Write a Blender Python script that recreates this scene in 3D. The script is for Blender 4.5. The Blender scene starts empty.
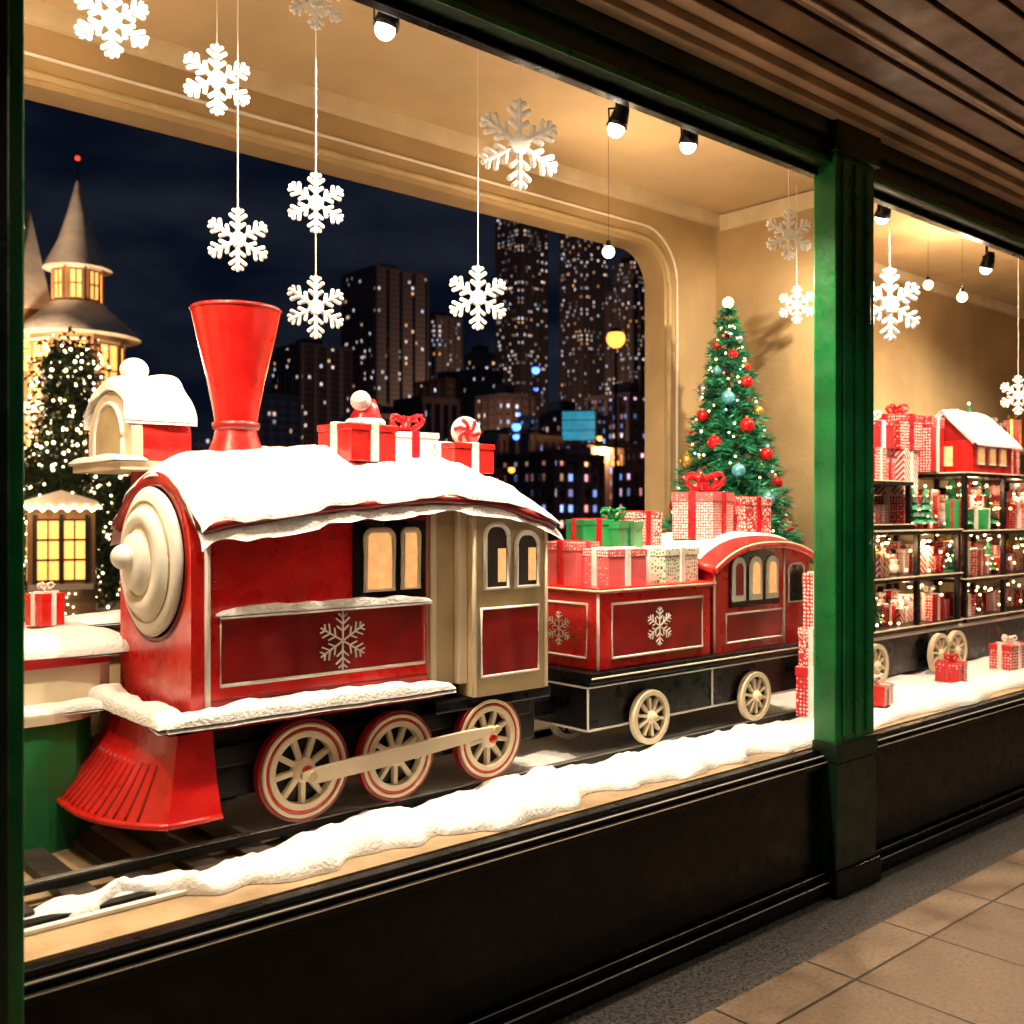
import bpy, math, random
from mathutils import Vector, Matrix, noise
random.seed(7)
C=bpy.context; SC=C.scene
R=random.random
# ------------------------------------------------------------------ materials
def newmat(name):
    m=bpy.data.materials.new(name); m.use_nodes=True
    nt=m.node_tree; b=nt.nodes['Principled BSDF']; return m,nt,b
def coords(nt,scale=1.0):
    tc=nt.nodes.new('ShaderNodeTexCoord'); mp=nt.nodes.new('ShaderNodeMapping')
    mp.inputs['Scale'].default_value=(scale,)*3
    nt.links.new(tc.outputs['Object'],mp.inputs['Vector']); return mp.outputs['Vector']
def mixc(nt,fac,a,b):
    n=nt.nodes.new('ShaderNodeMix'); n.data_type='RGBA'
    for i,v in ((0,fac),(6,a),(7,b)):
        if hasattr(v,'links'): nt.links.new(v,n.inputs[i])
        else: n.inputs[i].default_value=v if i==0 else (*v[:3],1)
    return n.outputs[2]
def noisefac(nt,vec,scale,detail=4,lo=.35,hi=.65):
    n=nt.nodes.new('ShaderNodeTexNoise'); n.inputs['Scale'].default_value=scale; n.inputs['Detail'].default_value=detail
    nt.links.new(vec,n.inputs['Vector'])
    r=nt.nodes.new('ShaderNodeMapRange'); r.inputs[1].default_value=lo; r.inputs[2].default_value=hi
    nt.links.new(n.outputs['Fac'],r.inputs[0]); return r.outputs[0]
def addbump(nt,b,fac,strength,dist=.01):
    bp=nt.nodes.new('ShaderNodeBump'); bp.inputs['Strength'].default_value=strength; bp.inputs['Distance'].default_value=dist
    nt.links.new(fac,bp.inputs['Height']); nt.links.new(bp.outputs[0],b.inputs['Normal'])
def mat(name,col,rough=.5,metal=0,var=.15,scale=6,bump=0,bscale=60,emit=0,ecol=None,coat=0,spec=.5):
    m,nt,b=newmat(name); v=coords(nt)
    f=noisefac(nt,v,scale)
    c1=tuple(c*(1-var) for c in col); c2=tuple(min(1,c*(1+var)) for c in col)
    nt.links.new(mixc(nt,f,c1,c2),b.inputs['Base Color'])
    f2=noisefac(nt,v,scale*3)
    mr=nt.nodes.new('ShaderNodeMapRange'); mr.inputs[3].default_value=max(.03,rough-.08); mr.inputs[4].default_value=min(1,rough+.1)
    nt.links.new(f2,mr.inputs[0]); nt.links.new(mr.outputs[0],b.inputs['Roughness'])
    b.inputs['Metallic'].default_value=metal; b.inputs['Specular IOR Level'].default_value=spec
    if coat: b.inputs['Coat Weight'].default_value=coat; b.inputs['Coat Roughness'].default_value=.12
    if bump: addbump(nt,b,noisefac(nt,v,bscale,6,.2,.8),bump)
    if emit:
        b.inputs['Emission Color'].default_value=(*(ecol or col),1); b.inputs['Emission Strength'].default_value=emit
        m.cycles.emission_sampling='NONE'
    return m
def pat(name,c1,c2,kind='dots',scale=30,thr=.3,rough=.45):
    m,nt,b=newmat(name); v=coords(nt,scale)
    if kind=='dots':
        t=nt.nodes.new('ShaderNodeTexVoronoi'); t.inputs['Scale'].default_value=1; t.inputs['Randomness'].default_value=.25
        nt.links.new(v,t.inputs['Vector']); out=t.outputs['Distance']
    elif kind=='stripe':
        t=nt.nodes.new('ShaderNodeTexWave'); t.bands_direction='DIAGONAL'; t.inputs['Scale'].default_value=.35
        nt.links.new(v,t.inputs['Vector']); out=t.outputs['Fac']
    else:
        t=nt.nodes.new('ShaderNodeTexVoronoi'); t.feature='DISTANCE_TO_EDGE'; t.inputs['Scale'].default_value=1; t.inputs['Randomness'].default_value=.6
        nt.links.new(v,t.inputs['Vector']); out=t.outputs['Distance']
    g=nt.nodes.new('ShaderNodeMath'); g.operation='GREATER_THAN'; g.inputs[1].default_value=thr
    nt.links.new(out,g.inputs[0])
    nt.links.new(mixc(nt,g.outputs[0],c1,c2),b.inputs['Base Color']); b.inputs['Roughness'].default_value=rough
    return m
RED=mat('red_paint',(.58,.011,.009),.30,var=.18,scale=5,bump=.06,bscale=30,coat=.4)
DRED=mat('deep_red_paint',(.24,.006,.007),.36,var=.3,scale=5,bump=.08,coat=.2)
CREAM=mat('cream_paint',(.70,.60,.43),.5,var=.10,bump=.06)
TAN=mat('tan_paint',(.46,.36,.20),.5,var=.15,bump=.06)
WHITE=mat('white_trim',(.86,.84,.79),.5,var=.05,bump=.05)
BLACK=mat('black_enamel',(.004,.004,.005),.32,var=.3,bump=.03,spec=.3)
BLACKM=mat('black_matte',(.006,.006,.006),.5,var=.4,bump=.1,bscale=25,spec=.25)
RISER=mat('black_riser_paint',(.0035,.0035,.004),.22,var=.3,bump=.04,bscale=12,spec=.22)
SNOW=mat('snow',(.86,.86,.87),.75,var=.03,scale=15,bump=.5,bscale=110)
GREEN=mat('green_frame_paint',(.006,.19,.045),.34,var=.25,bump=.1,bscale=20,coat=.2)
DGREEN=mat('dark_green_paint',(.004,.026,.012),.38,var=.3,bump=.1)
WALL=mat('plaster_wall',(.42,.30,.155),.8,var=.16,scale=2,bump=.15,bscale=30)
CEIL=mat('plaster_ceiling',(.55,.42,.25),.8,var=.12,scale=2,bump=.15,bscale=30)
SOFF=mat('soffit_panel',(.17,.10,.058),.45,var=.3,scale=4,bump=.15)
SOFF2=mat('soffit_moulding',(.52,.38,.24),.5,var=.25,scale=4,bump=.1)
FLOORW=mat('display_floor',(.34,.24,.14),.6,var=.3,scale=5,bump=.15)
WOODD=mat('dark_sleeper',(.03,.022,.018),.6,var=.4,bump=.2)
STEEL=mat('rail_steel',(.45,.44,.43),.35,.8)
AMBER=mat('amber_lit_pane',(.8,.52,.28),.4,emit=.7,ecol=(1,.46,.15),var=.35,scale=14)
AMBERB=mat('amber_house_window',(1,.6,.2),.5,emit=2.2,ecol=(1,.40,.09),var=.5,scale=5)
BULB=mat('lamp_bulb',(1,.9,.75),.5,emit=14,ecol=(1,.90,.75))
WBULB=mat('warm_bulb',(1,.7,.4),.5,emit=14,ecol=(1,.62,.27))
DARKIN=mat('dark_interior',(.02,.015,.012),.7)
GOLD=mat('gold_foil',(.75,.5,.15),.3,.8)
GREENF=mat('green_wrap',(.012,.26,.07),.35,var=.2,coat=.3)
PLG=mat('green_plinth_paint',(.008,.15,.04),.45,var=.2)
PGREEN=mat('green_ribbon',(.01,.18,.05),.3)
REDR=mat('red_ribbon',(.6,.01,.02),.28,var=.15,coat=.3)
WRIB=mat('white_ribbon',(.85,.8,.76),.4)
P1=pat('red_wrap_white_dots',(.82,.78,.74),(.55,.012,.02),'dots',60,.34)
P2=pat('white_wrap_red_damask',(.55,.02,.03),(.84,.80,.75),'edge',70,.13)
P3=pat('candy_stripe_wrap',(.55,.012,.02),(.84,.80,.76),'stripe',55,.5)
P4=pat('green_white_wrap',(.78,.78,.68),(.05,.25,.08),'edge',70,.2)
P5=pat('pink_wrap_dots',(.88,.84,.8),(.66,.12,.13),'dots',85,.36)
# ------------------------------------------------------------------ mesh builder
class MB:
    def __init__(s): s.v=[];s.f=[];s.fm=[];s.fs=[];s.m=[]
    def mi(s,m):
        if m not in s.m: s.m.append(m)
        return s.m.index(m)
    def add(s,vs,fs,m,smooth=False,M=None):
        o=len(s.v); k=s.mi(m)
        for p in vs:
            p=Vector(p); s.v.append(tuple(M@p if M else p))
        for f in fs: s.f.append([i+o for i in f]); s.fm.append(k); s.fs.append(smooth)
    def box(s,x0,x1,y0,y1,z0,z1,m,M=None):
        vs=[(x,y,z) for x in(x0,x1) for y in(y0,y1) for z in(z0,z1)]
        s.add(vs,[(0,1,3,2),(4,6,7,5),(0,4,5,1),(2,3,7,6),(0,2,6,4),(1,5,7,3)],m,False,M)
    def lathe(s,prof,org,axis,m,n=32,smooth=True,cap=True):
        axis=Vector(axis).normalized(); q=Vector((0,0,1)).rotation_difference(axis).to_matrix(); org=Vector(org)
        vs=[];fs=[]
        for r,h in prof:
            for i in range(n):
                a=2*math.pi*i/n; vs.append(org+q@Vector((r*math.cos(a),r*math.sin(a),h)))
        for j in range(len(prof)-1):
            for i in range(n):
                i2=(i+1)%n; fs.append((j*n+i,j*n+i2,(j+1)*n+i2,(j+1)*n+i))
        s.add(vs,fs,m,smooth)
        if cap:
            for j in (0,len(prof)-1):
                if prof[j][0]>1e-4:
                    s.add(vs[j*n:(j+1)*n],[tuple(range(n))],m,False)
    def cyl(s,p0,p1,r0,r1,m,n=24,smooth=True):
        d=Vector(p1)-Vector(p0); s.lathe([(r0,0),(r1,d.length)],p0,d,m,n,smooth)
    def sphere(s,c,r,m,nu=20,nv=12):
        if not hasattr(r,'__len__'): r=(r,r,r)
        vs=[];fs=[]
        for j in range(nv+1):
            t=math.pi*j/nv
            for i in range(nu):
                a=2*math.pi*i/nu
                vs.append((c[0]+r[0]*math.sin(t)*math.cos(a),c[1]+r[1]*math.sin(t)*math.sin(a),c[2]+r[2]*math.cos(t)))
        for j in range(nv):
            for i in range(nu):
                i2=(i+1)%nu; fs.append((j*nu+i,(j+1)*nu+i,(j+1)*nu+i2,j*nu+i2))
        s.add(vs,fs,m,True)
    def tube(s,path,r,m,n=8,closed=False,smooth=True,rs=None):
        P=[Vector(p) for p in path]; L=len(P); vs=[];fs=[]
        up=Vector((0,0,1))
        for i,p in enumerate(P):
            a=P[i-1] if (i>0 or closed) else P[i]; b=P[(i+1)%L] if (i<L-1 or closed) else P[i]
            t=(b-a).normalized(); x=t.cross(up)
            if x.length<.05: x=t.cross(Vector((0,1,0)))
            x.normalize(); y=t.cross(x).normalized(); rr=rs[i] if rs else r
            for k in range(n):
                an=2*math.pi*(k+.5)/n; vs.append(p+x*rr*math.cos(an)+y*rr*math.sin(an))
        for i in range(L if closed else L-1):
            j=(i+1)%L
            for k in range(n):
                k2=(k+1)%n; fs.append((i*n+k,i*n+k2,j*n+k2,j*n+k))
        if not closed: fs+= [tuple(range(n)),tuple(range((L-1)*n,L*n))]
        s.add(vs,fs,m,smooth)
    def prism(s,poly,pl,a,b,m,smooth=False):
        n=len(poly)
        def g(p,t):
            return (p[0],t,p[1]) if pl=='xz' else ((t,p[0],p[1]) if pl=='yz' else (p[0],p[1],t))
        vs=[g(p,a) for p in poly]+[g(p,b) for p in poly]
        s.add(vs,[tuple(range(n)),tuple(range(2*n-1,n-1,-1))],m,False)
        s.add(vs,[(i,(i+1)%n,n+(i+1)%n,n+i) for i in range(n)],m,smooth)
    def grid(s,f,nu,nv,m,smooth=True):
        vs=[f(i/nu,j/nv) for i in range(nu+1) for j in range(nv+1)]
        s.add(vs,[(i*(nv+1)+j,(i+1)*(nv+1)+j,(i+1)*(nv+1)+j+1,i*(nv+1)+j+1) for i in range(nu) for j in range(nv)],m,smooth)
    def snow(s,base,h,nu,nv,m=None,amp=.008,fr=9,p=4,sag=.006):
        def ease(t): return .5-.5*math.cos(math.pi*t)
        def nzf(b): return noise.noise(b*fr)*amp+noise.noise(b*fr*3.1)*amp*.4
        def top(u,v):
            u=ease(u);v=ease(v); b=Vector(base(u,v))
            e=max(0,(1-abs(2*u-1)**p)*(1-abs(2*v-1)**p))**.5
            nz=nzf(b)
            return (b.x+nz*.8,b.y+noise.noise(b*fr+Vector((7,3,1)))*amp*.8,b.z+h*e+nz*e)
        def bot(u,v):
            u=ease(u);v=ease(v); b=Vector(base(u,v)); nz=nzf(b)
            return (b.x+nz*.8,b.y+noise.noise(b*fr+Vector((7,3,1)))*amp*.8,b.z-sag*(abs(2*v-1)**6))
        s.grid(top,nu,nv,m or SNOW); s.grid(bot,nu,nv,m or SNOW)
    def build(s,name,parent=None,bevel=0,loc=None,rz=0,segs=2,merge=False,recalc=True):
        me=bpy.data.meshes.new(name); me.from_pydata(s.v,[],s.f)
        for m in s.m: me.materials.append(m)
        me.polygons.foreach_set('material_index',s.fm); me.polygons.foreach_set('use_smooth',s.fs)
        me.update()
        if recalc:
            import bmesh
            bm=bmesh.new(); bm.from_mesh(me)
            if merge: bmesh.ops.remove_doubles(bm,verts=bm.verts,dist=1e-5)
            bmesh.ops.recalc_face_normals(bm,faces=bm.faces); bm.to_mesh(me); bm.free()
        o=bpy.data.objects.new(name,me); C.collection.objects.link(o)
        if loc: o.location=loc
        o.rotation_euler=(0,0,rz)
        if parent: o.parent=parent
        if bevel:
            b=o.modifiers.new('bevel','BEVEL'); b.width=bevel; b.segments=segs; b.limit_method='ANGLE'; b.angle_limit=math.radians(50)
        return o
def empty(name,loc=(0,0,0)):
    o=bpy.data.objects.new(name,None); C.collection.objects.link(o); o.location=loc; o.empty_display_size=.1; return o
def interp(tab,x):
    if x<=tab[0][0]: return tab[0][1]
    for (a,b),(c,d) in zip(tab,tab[1:]):
        if x<=c:
            t=(x-a)/(c-a); t=t*t*(3-2*t)*.4+t*.6; return b+(d-b)*t
    return tab[-1][1]
def arch(x0,x1,z0,z1,rc=.5,n=10):
    hw=(x1-x0)/2; r=hw*rc
    pts=[(x0,z0),(x1,z0)]
    for i in range(n+1):
        a=math.pi/2*i/n; pts.append((x1-r+r*math.cos(a),z1-r+r*math.sin(a)))
    for i in range(n+1):
        a=math.pi/2+math.pi/2*i/n; pts.append((x0+r+r*math.cos(a),z1-r+r*math.sin(a)))
    return pts
def outline(mb,pts,y,r,m):
    mb.tube([(x,y,z) for x,z in pts],r,m,6,closed=True)
# ------------------------------------------------------------------ snowflakes
def flake_geo(mb,r,M,m,th=.07,w=.085):
    for k in range(6):
        A=M@Matrix.Rotation(math.radians(60*k+30),4,'Y')
        mb.box(0,r,-th*r/2,th*r/2,-w*r/2,w*r/2,m,A)
        for d,l in ((.34,.30),(.58,.34),(.80,.22)):
            for sg in(-1,1):
                B=A@Matrix.Translation((d*r,0,0))@Matrix.Rotation(math.radians(52*sg),4,'Y')
                mb.box(0,l*r,-th*r*.46,th*r*.46,-w*r*.48,w*r*.48,m,B)
FL=mat('glitter_white',(.90,.89,.87),.5,var=.05,scale=60,bump=.35,bscale=200)
def snowflake(x,y,z,r,yaw,top=3.19,m=None,w=.13):
    mb=MB(); flake_geo(mb,r,Matrix(),m or FL,th=.14,w=w)
    mb.prism([(.24*r*math.cos(a*math.pi/3),.24*r*math.sin(a*math.pi/3)) for a in range(6)],'xz',-.085*r,.085*r,m or FL)
    e=mb.build('hanging_snowflake',bevel=.055*r,loc=(x,y,z),rz=math.radians(yaw),segs=2)
    t=MB(); t.cyl((0,0,r*.95),(0,0,top-z),.0016,.0016,WRIB,6); o=t.build('string',parent=e)
    return e
for a in [(.942,.344,2.729,.097,-20),(1.221,.344,2.658,.097,-14),(1.281,.344,2.24,.088,-24),(1.523,.344,2.970,.086,-18),
          (1.523,.344,2.388,.089,-22),(1.523,.345,2.089,.092,-15),(2.126,.344,2.199,.107,-25),(2.305,.344,2.741,.155,-22),
          (4.075,.46,2.777,.12,-35),(4.513,.20,2.474,.175,-30),(4.6,.76,2.57,.10,-60),(6.33,.36,2.2,.12,-40)]:
    snowflake(*a)
# ------------------------------------------------------------------ gifts
def gift(x,y,z,sx,sy,sz,rz,m,rib,bow=True):
    mb=MB(); a,b=sx/2,sy/2; w=min(sx,sy)*.09
    mb.box(-a,a,-b,b,0,sz*.8,m); mb.box(-a*1.035,a*1.035,-b*1.035,b*1.035,sz*.8+.0005,sz,m)
    e=.004
    mb.box(-w,w,-b*1.035-e,b*1.035+e,-.0,sz+e,rib); mb.box(-a*1.035-e,a*1.035+e,-w,w,-.0,sz+e*1.4,rib)
    if bow:
        s=min(sx,sy)*(.34 if bow is True else bow)
        for k in range(6):
            an=math.radians(60*k+15); c,d=math.cos(an),math.sin(an); L=s*(1.0 if k%2 else .8)
            path=[]
            for i in range(10):
                t=2*math.pi*i/10; rr=L*(.5-.5*math.cos(t)); h=L*.33*math.sin(t)+rr*.35
                path.append((c*rr,d*rr,sz+.012+h+L*.2))
            mb.tube(path,s*.13,rib,6,closed=True)
        mb.sphere((0,0,sz+.01+s*.25),s*.24,rib,10,6)
    return mb.build('gift_box',bevel=.003,loc=(x,y,z),rz=math.radians(rz),segs=2)
gift(1.75,.48,1.655,.18,.16,.115,8,RED,WRIB,False)
gift(2.02,.60,1.67,.17,.15,.095,-10,WHITE,REDR,.42)
gift(2.17,.50,1.63,.18,.16,.10,4,RED,WRIB,False)
gift(2.82,.61,1.205,.15,.15,.18,10,P5,REDR,False)
gift(2.90,.46,1.205,.20,.15,.155,-4,P5,WRIB,False)
gift(3.22,.48,1.205,.24,.17,.15,6,P4,WRIB,False)
gift(3.06,.62,1.33,.21,.17,.13,15,GREENF,PGREEN)
gift(2.94,.63,1.36,.14,.14,.11,-15,GREENF,REDR,False)
gift(3.30,.70,1.36,.16,.14,.14,-5,P2,REDR,False)
gift(3.10,.72,1.205,.2,.2,.14,0,RED,WRIB,False)
gift(3.60,.58,1.385,.21,.19,.20,12,P5,REDR,.5)
gift(3.87,.55,1.375,.17,.15,.19,-6,P2,REDR,False)
gift(1.03,1.16,1.145,.08,.08,.10,20,RED,WRIB)
gift(4.02,.26,.60+.22,.15,.13,.17,0,P2,WRIB,False)
gift(4.02,.26,.60,.17,.15,.22,5,P1,WRIB,False)
gift(4.03,.26,.99,.13,.12,.24,8,P1,WRIB,False)
def ornament_hat():
    mb=MB(); mb.lathe([(.05,0),(.052,.02),(.035,.06),(.022,.085),(0,.09)],(1.78,.48,1.77),(.15,0,1),REDR,20)
    mb.tube([(1.78+.05*math.cos(a*.5236),.48+.05*math.sin(a*.5236),1.778) for a in range(12)],.014,SNOW,8,True)
    mb.sphere((1.75,.46,1.845),.032,SNOW)
    mb.build('santa_hat')
ornament_hat()
mb=MB(); mb.lathe([(0,-.02),(.04,-.018),(.052,0),(.04,.018),(0,.02)],(2.20,.50,1.775),(-.5,-1,0),WHITE,24)
for k in range(6):
    mb.tube([(2.20+(.045*i/6)*math.cos(k*1.047+i*.16)*.894-.009,.50-(.045*i/6)*math.cos(k*1.047+i*.16)*.447-.019,1.775+(.045*i/6)*math.sin(k*1.047+i*.16)) for i in range(7)],.007,REDR,6)
mb.build('peppermint_candy')
# ------------------------------------------------------------------ locomotive
RT=.618
def wheel(mb,c,r,big=True):
    x,y,z=c
    ring=lambda r0,r1,y0,y1,m: mb.lathe([(r0,y0),(r1,y0),(r1,y1),(r0,y1),(r0,y0)],(x,y,z),(0,-1,0),m,40,False,False)
    if big:
        ring(r*.92,r,0,.030,DRED); ring(r*.84,r*.92,0,.035,CREAM); ring(r*.77,r*.84,0,.030,RED); ring(r*.64,r*.77,0,.035,CREAM)
    else:
        ring(r*.80,r,0,.028,CREAM)
    mb.lathe([(r*.66 if big else r*.8,0),(r*.66 if big else r*.8,.006)],(x,y,z),(0,-1,0),BLACK,30)
    n=9 if big else 10
    for k in range(n):
        A=Matrix.Translation((x,y-.014,z))@Matrix.Rotation(2*math.pi*k/n+.2,4,'Y')
        mb.box(r*.1,r*.72,-.010,.010,-r*.055,r*.055,CREAM,A)
    mb.lathe([(r*.24,0),(r*.24,.028),(r*.16,.04),(0,.045)],(x,y,z),(0,-1,0),CREAM,24)
    mb.lathe([(r*.11,.04),(r*.11,.052),(0,.056)],(x,y,z),(0,-1,0),RED if big else TAN,16)
loco=empty('toy_locomotive',(1.2,.36,.6)); 
def P(o,par=None):
    par=par or loco
    o.parent=par; o.matrix_parent_inverse=Matrix.Translation(-Vector(par.location)); return o
yc=.61
EAVE=[(1.15,1.445),(1.25,1.465),(1.6,1.515),(1.95,1.545),(2.2,1.53),(2.36,1.495),(2.46,1.455)]
RIDG=[(1.15,1.60),(1.25,1.630),(1.6,1.645),(1.9,1.645),(2.15,1.615),(2.30,1.560),(2.46,1.475)]
def roofp(x,y,off=0):
    v=min(1,abs(y-yc)/.32); e=interp(EAVE,x);g=interp(RIDG,x)
    return (x,y,e+(g-e)*(1-v**2.2)+off)
mb=MB()
mb.grid(lambda u,v: roofp(1.165+1.27*u,.315+.59*v,-.002),20,12,DRED)
mb.grid(lambda u,v: roofp(1.165+1.27*u,.315+.59*v,-.035),20,12,DRED)
mb.tube([roofp(1.165+1.27*i/20,.315,-.018) for i in range(21)],.016,DRED,8)
mb.tube([roofp(1.165,.315+.59*i/10,-.018) for i in range(11)],.016,DRED,8)
P(mb.build('roof'))
mb=MB(); mb.snow(lambda u,v: (lambda x,y: roofp(x,y))(1.155+1.31*u,(.290+.014*math.sin(u*23)+.008*math.sin(u*51))+(.64)*v),.060,130,44,amp=.022,fr=7,p=5,sag=.05)
P(mb.build('roof_snow',merge=True))
mb=MB()
prof=[(1.2,.945)]+[(1.93,.945)]+[(1.93-.73*i/12,interp(EAVE,1.93-.73*i/12)-.0) for i in range(13)]
mb.prism(prof,'xz',.36,.86,RED)
hs=[(.36,.945)]+[(yc+.25*math.cos(math.pi-math.pi*i/24),1.365+.25*math.sin(math.pi*i/24)) for i in range(25)]+[(.86,.945)]
mb.prism(hs,'yz',1.155,1.1995,RED,True)
P(mb.build('boiler_body',bevel=.012,segs=3))
mb=MB()
mb.lathe([(.205,0),(.212,.012),(.19,.024),(.155,.026),(.15,.040),(.115,.052),(.11,.042),(.085,.046),(.08,.062),(.05,.070),(.0,.072)],(1.155,yc-.0,1.36),(-1,0,0),WHITE,48)
mb.lathe([(.215,0),(.228,.006),(.228,-.01)],(1.155,yc,1.36),(-1,0,0),DRED,48)
for rr,h in((.172,.027),(.098,.044)): mb.tube([(1.155-h,yc+rr*math.cos(a*.1309),1.36+rr*math.sin(a*.1309)) for a in range(48)],.003,TAN,6,True)
mb.sphere((1.072,yc,1.375),.036,WHITE)
P(mb.build('smokebox_door'))
mb=MB()
mb.tube([(1.2,.357,.95),(1.2,.357,1.45)],.008,WHITE,8)
mb.tube([(1.2,.357,.99),(1.93,.357,.99)],.003,DRED,6)
mb.box(1.235,1.905,.352,.3598,1.03,1.212,DRED)
outline(mb,[(1.235,1.03),(1.915,1.03),(1.915,1.215),(1.235,1.215)],.352,.0055,WHITE)
for i in range(9): mb.sphere((1.225+i*.05,.358,1.445+.006*i),.0055,RED,8,5)
for i in range(9): mb.sphere((1.219,.358,1.25+i*.022),.0045,RED,8,5)
flake_geo(mb,.085,Matrix.Translation((1.616,.349,1.122)),WHITE,th=.05,w=.05)
P(mb.build('side_panels'))
mb=MB(); mb.snow(lambda u,v:(1.222+.70*u,.325+.035*v,1.222),.022,50,8,amp=.006,fr=14,p=6); P(mb.build('panel_ledge_snow',merge=True))
mb=MB()
mb.box(1.655,1.915,.345,.3595,1.235,1.475,BLACK)
for x0,x1 in ((1.69,1.79),(1.825,1.885)):
    a=arch(x0,x1,1.265,1.445,.5); mb.prism(a,'xz',.340,.3449,AMBER); outline(mb,a,.341,.009,CREAM)
P(mb.build('side_window',bevel=.002))
mb=MB()
mb.prism([(1.9305,.945),(2.088,.945),(2.088,1.545),(1.9305,1.55)],'xz',.375,.845,TAN)
mb.box(1.95,1.975,.366,.3745,.945,1.53,CREAM); mb.box(2.05,2.0875,.350,.3745,.945,1.53,CREAM)
cab=[(2.0885,.90),(2.415,.90),(2.415,1.465),(2.35,1.495),(2.25,1.515),(2.0885,1.53)]
mb.prism(cab,'xz',.325,.895,TAN)
P(mb.build('cab',bevel=.006))
mb=MB()
mb.tube([(2.092,.322,.905),(2.092,.322,1.52)],.008,CREAM,8); mb.tube([(2.41,.322,.905),(2.41,.322,1.46)],.007,CREAM,8)
for x0,x1 in ((2.135,2.235),(2.27,2.37)):
    a=arch(x0,x1,1.25,1.46 if x0<2.2 else 1.43,.85); mb.prism(a,'xz',.319,.3245,DARKIN); outline(mb,a,.319,.009,WHITE)
    mb.box(x0+.055,x1-.012,.316,.3188,1.27,1.38,AMBER)
mb.box(2.12,2.37,.318,.3245,.965,1.185,DRED); outline(mb,[(2.12,.965),(2.37,.965),(2.37,1.185),(2.12,1.185)],.319,.006,WHITE)
P(mb.build('cab_trim'))
mb=MB()
mb.box(1.19,2.43,.40,.82,.71,.944,BLACK); mb.box(2.43,2.72,.55,.67,.74,.80,BLACK)
mb.box(1.95,2.45,.34,.88,.86,.899,BLACK)
mb.box(1.21,2.40,.385,.3995,.80,.86,BLACKM)
mb.tube([(1.2,.358,.71),(1.2,.358,.94)],.007,WHITE,8)
P(mb.build('chassis',bevel=.006))
mb=MB(); mb.box(1.09,1.95,.30,.3595,.925,.945,DRED); mb.box(1.07,1.129,.30,.92,.925,.9449,DRED)
mb.snow(lambda u,v:(1.06+.93*u,.285+.075*v,.947),.036,70,12,amp=.014,fr=10,p=6,sag=.012)
mb.snow(lambda u,v:(1.04+.09*u,.29+.67*v,.947),.040,12,50,amp=.014,fr=10,p=6,sag=.012)
P(mb.build('running_board',merge=False))
def cow(u,v):
    a=(u-.5)*2; k=v**1.5
    x=1.085-.03*v-.13*k + (.02+.11*k)*abs(a)**2.5
    y=yc+a*(.285+.055*k); z=.93-.225*v
    return (x,y,z)
mb=MB(); mb.grid(cow,40,14,RED)
for s in(0,1):
    mb.add([cow(s,i/14) for i in range(15)]+[(1.2,cow(s,i/14)[1],cow(s,i/14)[2]) for i in range(15)],[(i,i+1,i+16,i+15) for i in range(14)],RED,True)
mb.tube([cow(i/40,1) for i in range(41)],.009,RED,8)
mb.tube([cow(0,1),(1.2,cow(0,1)[1],cow(0,1)[2])],.008,RED,8)
for k in range(1,18):
    u=k/18; mb.tube([Vector(cow(u*.9+.05,.40+.56*i/10)) for i in range(11)],.0042,DRED,6)
P(mb.build('cowcatcher'))
mb=MB()
mb.lathe([(.108,0),(.10,.02),(.068,.10),(.060,.13)],(1.407,yc,1.615),(0,0,1),RED,40)
mb.lathe([(.062,.128),(.070,.135),(.070,.15),(.062,.155)],(1.407,yc,1.615),(0,0,1),DRED,40)
mb.lathe([(.062,.15),(.066,.18),(.085,.28),(.113,.40),(.130,.480),(.133,.488),(.127,.490),(.115,.47),(.05,.3),(0,.3)],(1.407,yc,1.615),(0,0,1),RED,48)
mb.lathe([(.1325,.482),(.135,.489),(.130,.494),(.125,.491)],(1.407,yc,1.615),(0,0,1),DRED,48,cap=False)
P(mb.build('chimney'))
for x,r in((1.485,.147),(1.805,.138),(2.175,.138)):
    mb=MB(); wheel(mb,(x,.37,RT+r),r); P(mb.build('drive_wheel',bevel=.003))
mb=MB()
rod=[(1.455,.748),(1.50,.732),(1.75,.742),(2.05,.765),(2.19,.785),(2.19,.80),(2.05,.802),(1.75,.790),(1.5,.775),(1.455,.766)]
mb.prism(rod,'xz',.300,.318,CREAM); mb.cyl((1.485,.335,.756),(1.485,.292,.756),.014,.014,TAN); mb.cyl((2.165,.335,.79),(2.165,.292,.79),.012,.012,TAN)
P(mb.build('coupling_rod',bevel=.006,segs=3))
# ------------------------------------------------------------------ lantern house behind the engine
mb=MB()
a=[(.93,1.66)]+[(1.115+.185*math.cos(math.pi-math.pi*i/16),1.73+.15*math.sin(math.pi*i/16)) for i in range(17)]+[(1.30,1.66)]
mb.prism(a,'yz',1.25,1.41,RED,True)
mb.prism([(1.115+(y-1.115)*1.03,1.66+(z-1.66)*1.04) for y,z in a],'yz',1.215,1.2499,CREAM,True)
mb.prism([(1.115+(y-1.115)*.62,1.675+(z-1.66)*.78) for y,z in a],'yz',1.211,1.2149,TAN,True)
mb.tube([(1.212,1.115+(y-1.115)*.66,1.67+(z-1.66)*.82) for y,z in a],.008,WHITE,8)
mb.box(1.17,1.42,.90,1.33,1.63,1.6595,CREAM)
mb.cyl((1.33,1.08,.60),(1.33,1.08,1.63),.07,.055,DRED)
o1=mb.build('post_lantern_house',bevel=.005)
mb=MB()
mb.snow(lambda u,v:(1.20+.22*u,1.115+.20*math.cos(math.pi*(.92-.84*v)),1.75+.145*math.sin(math.pi*(.92-.84*v))),.05,24,30,amp=.018,p=6,sag=.01)
mb.sphere((1.29,1.10,1.965),(.046,.046,.040),SNOW)
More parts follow.
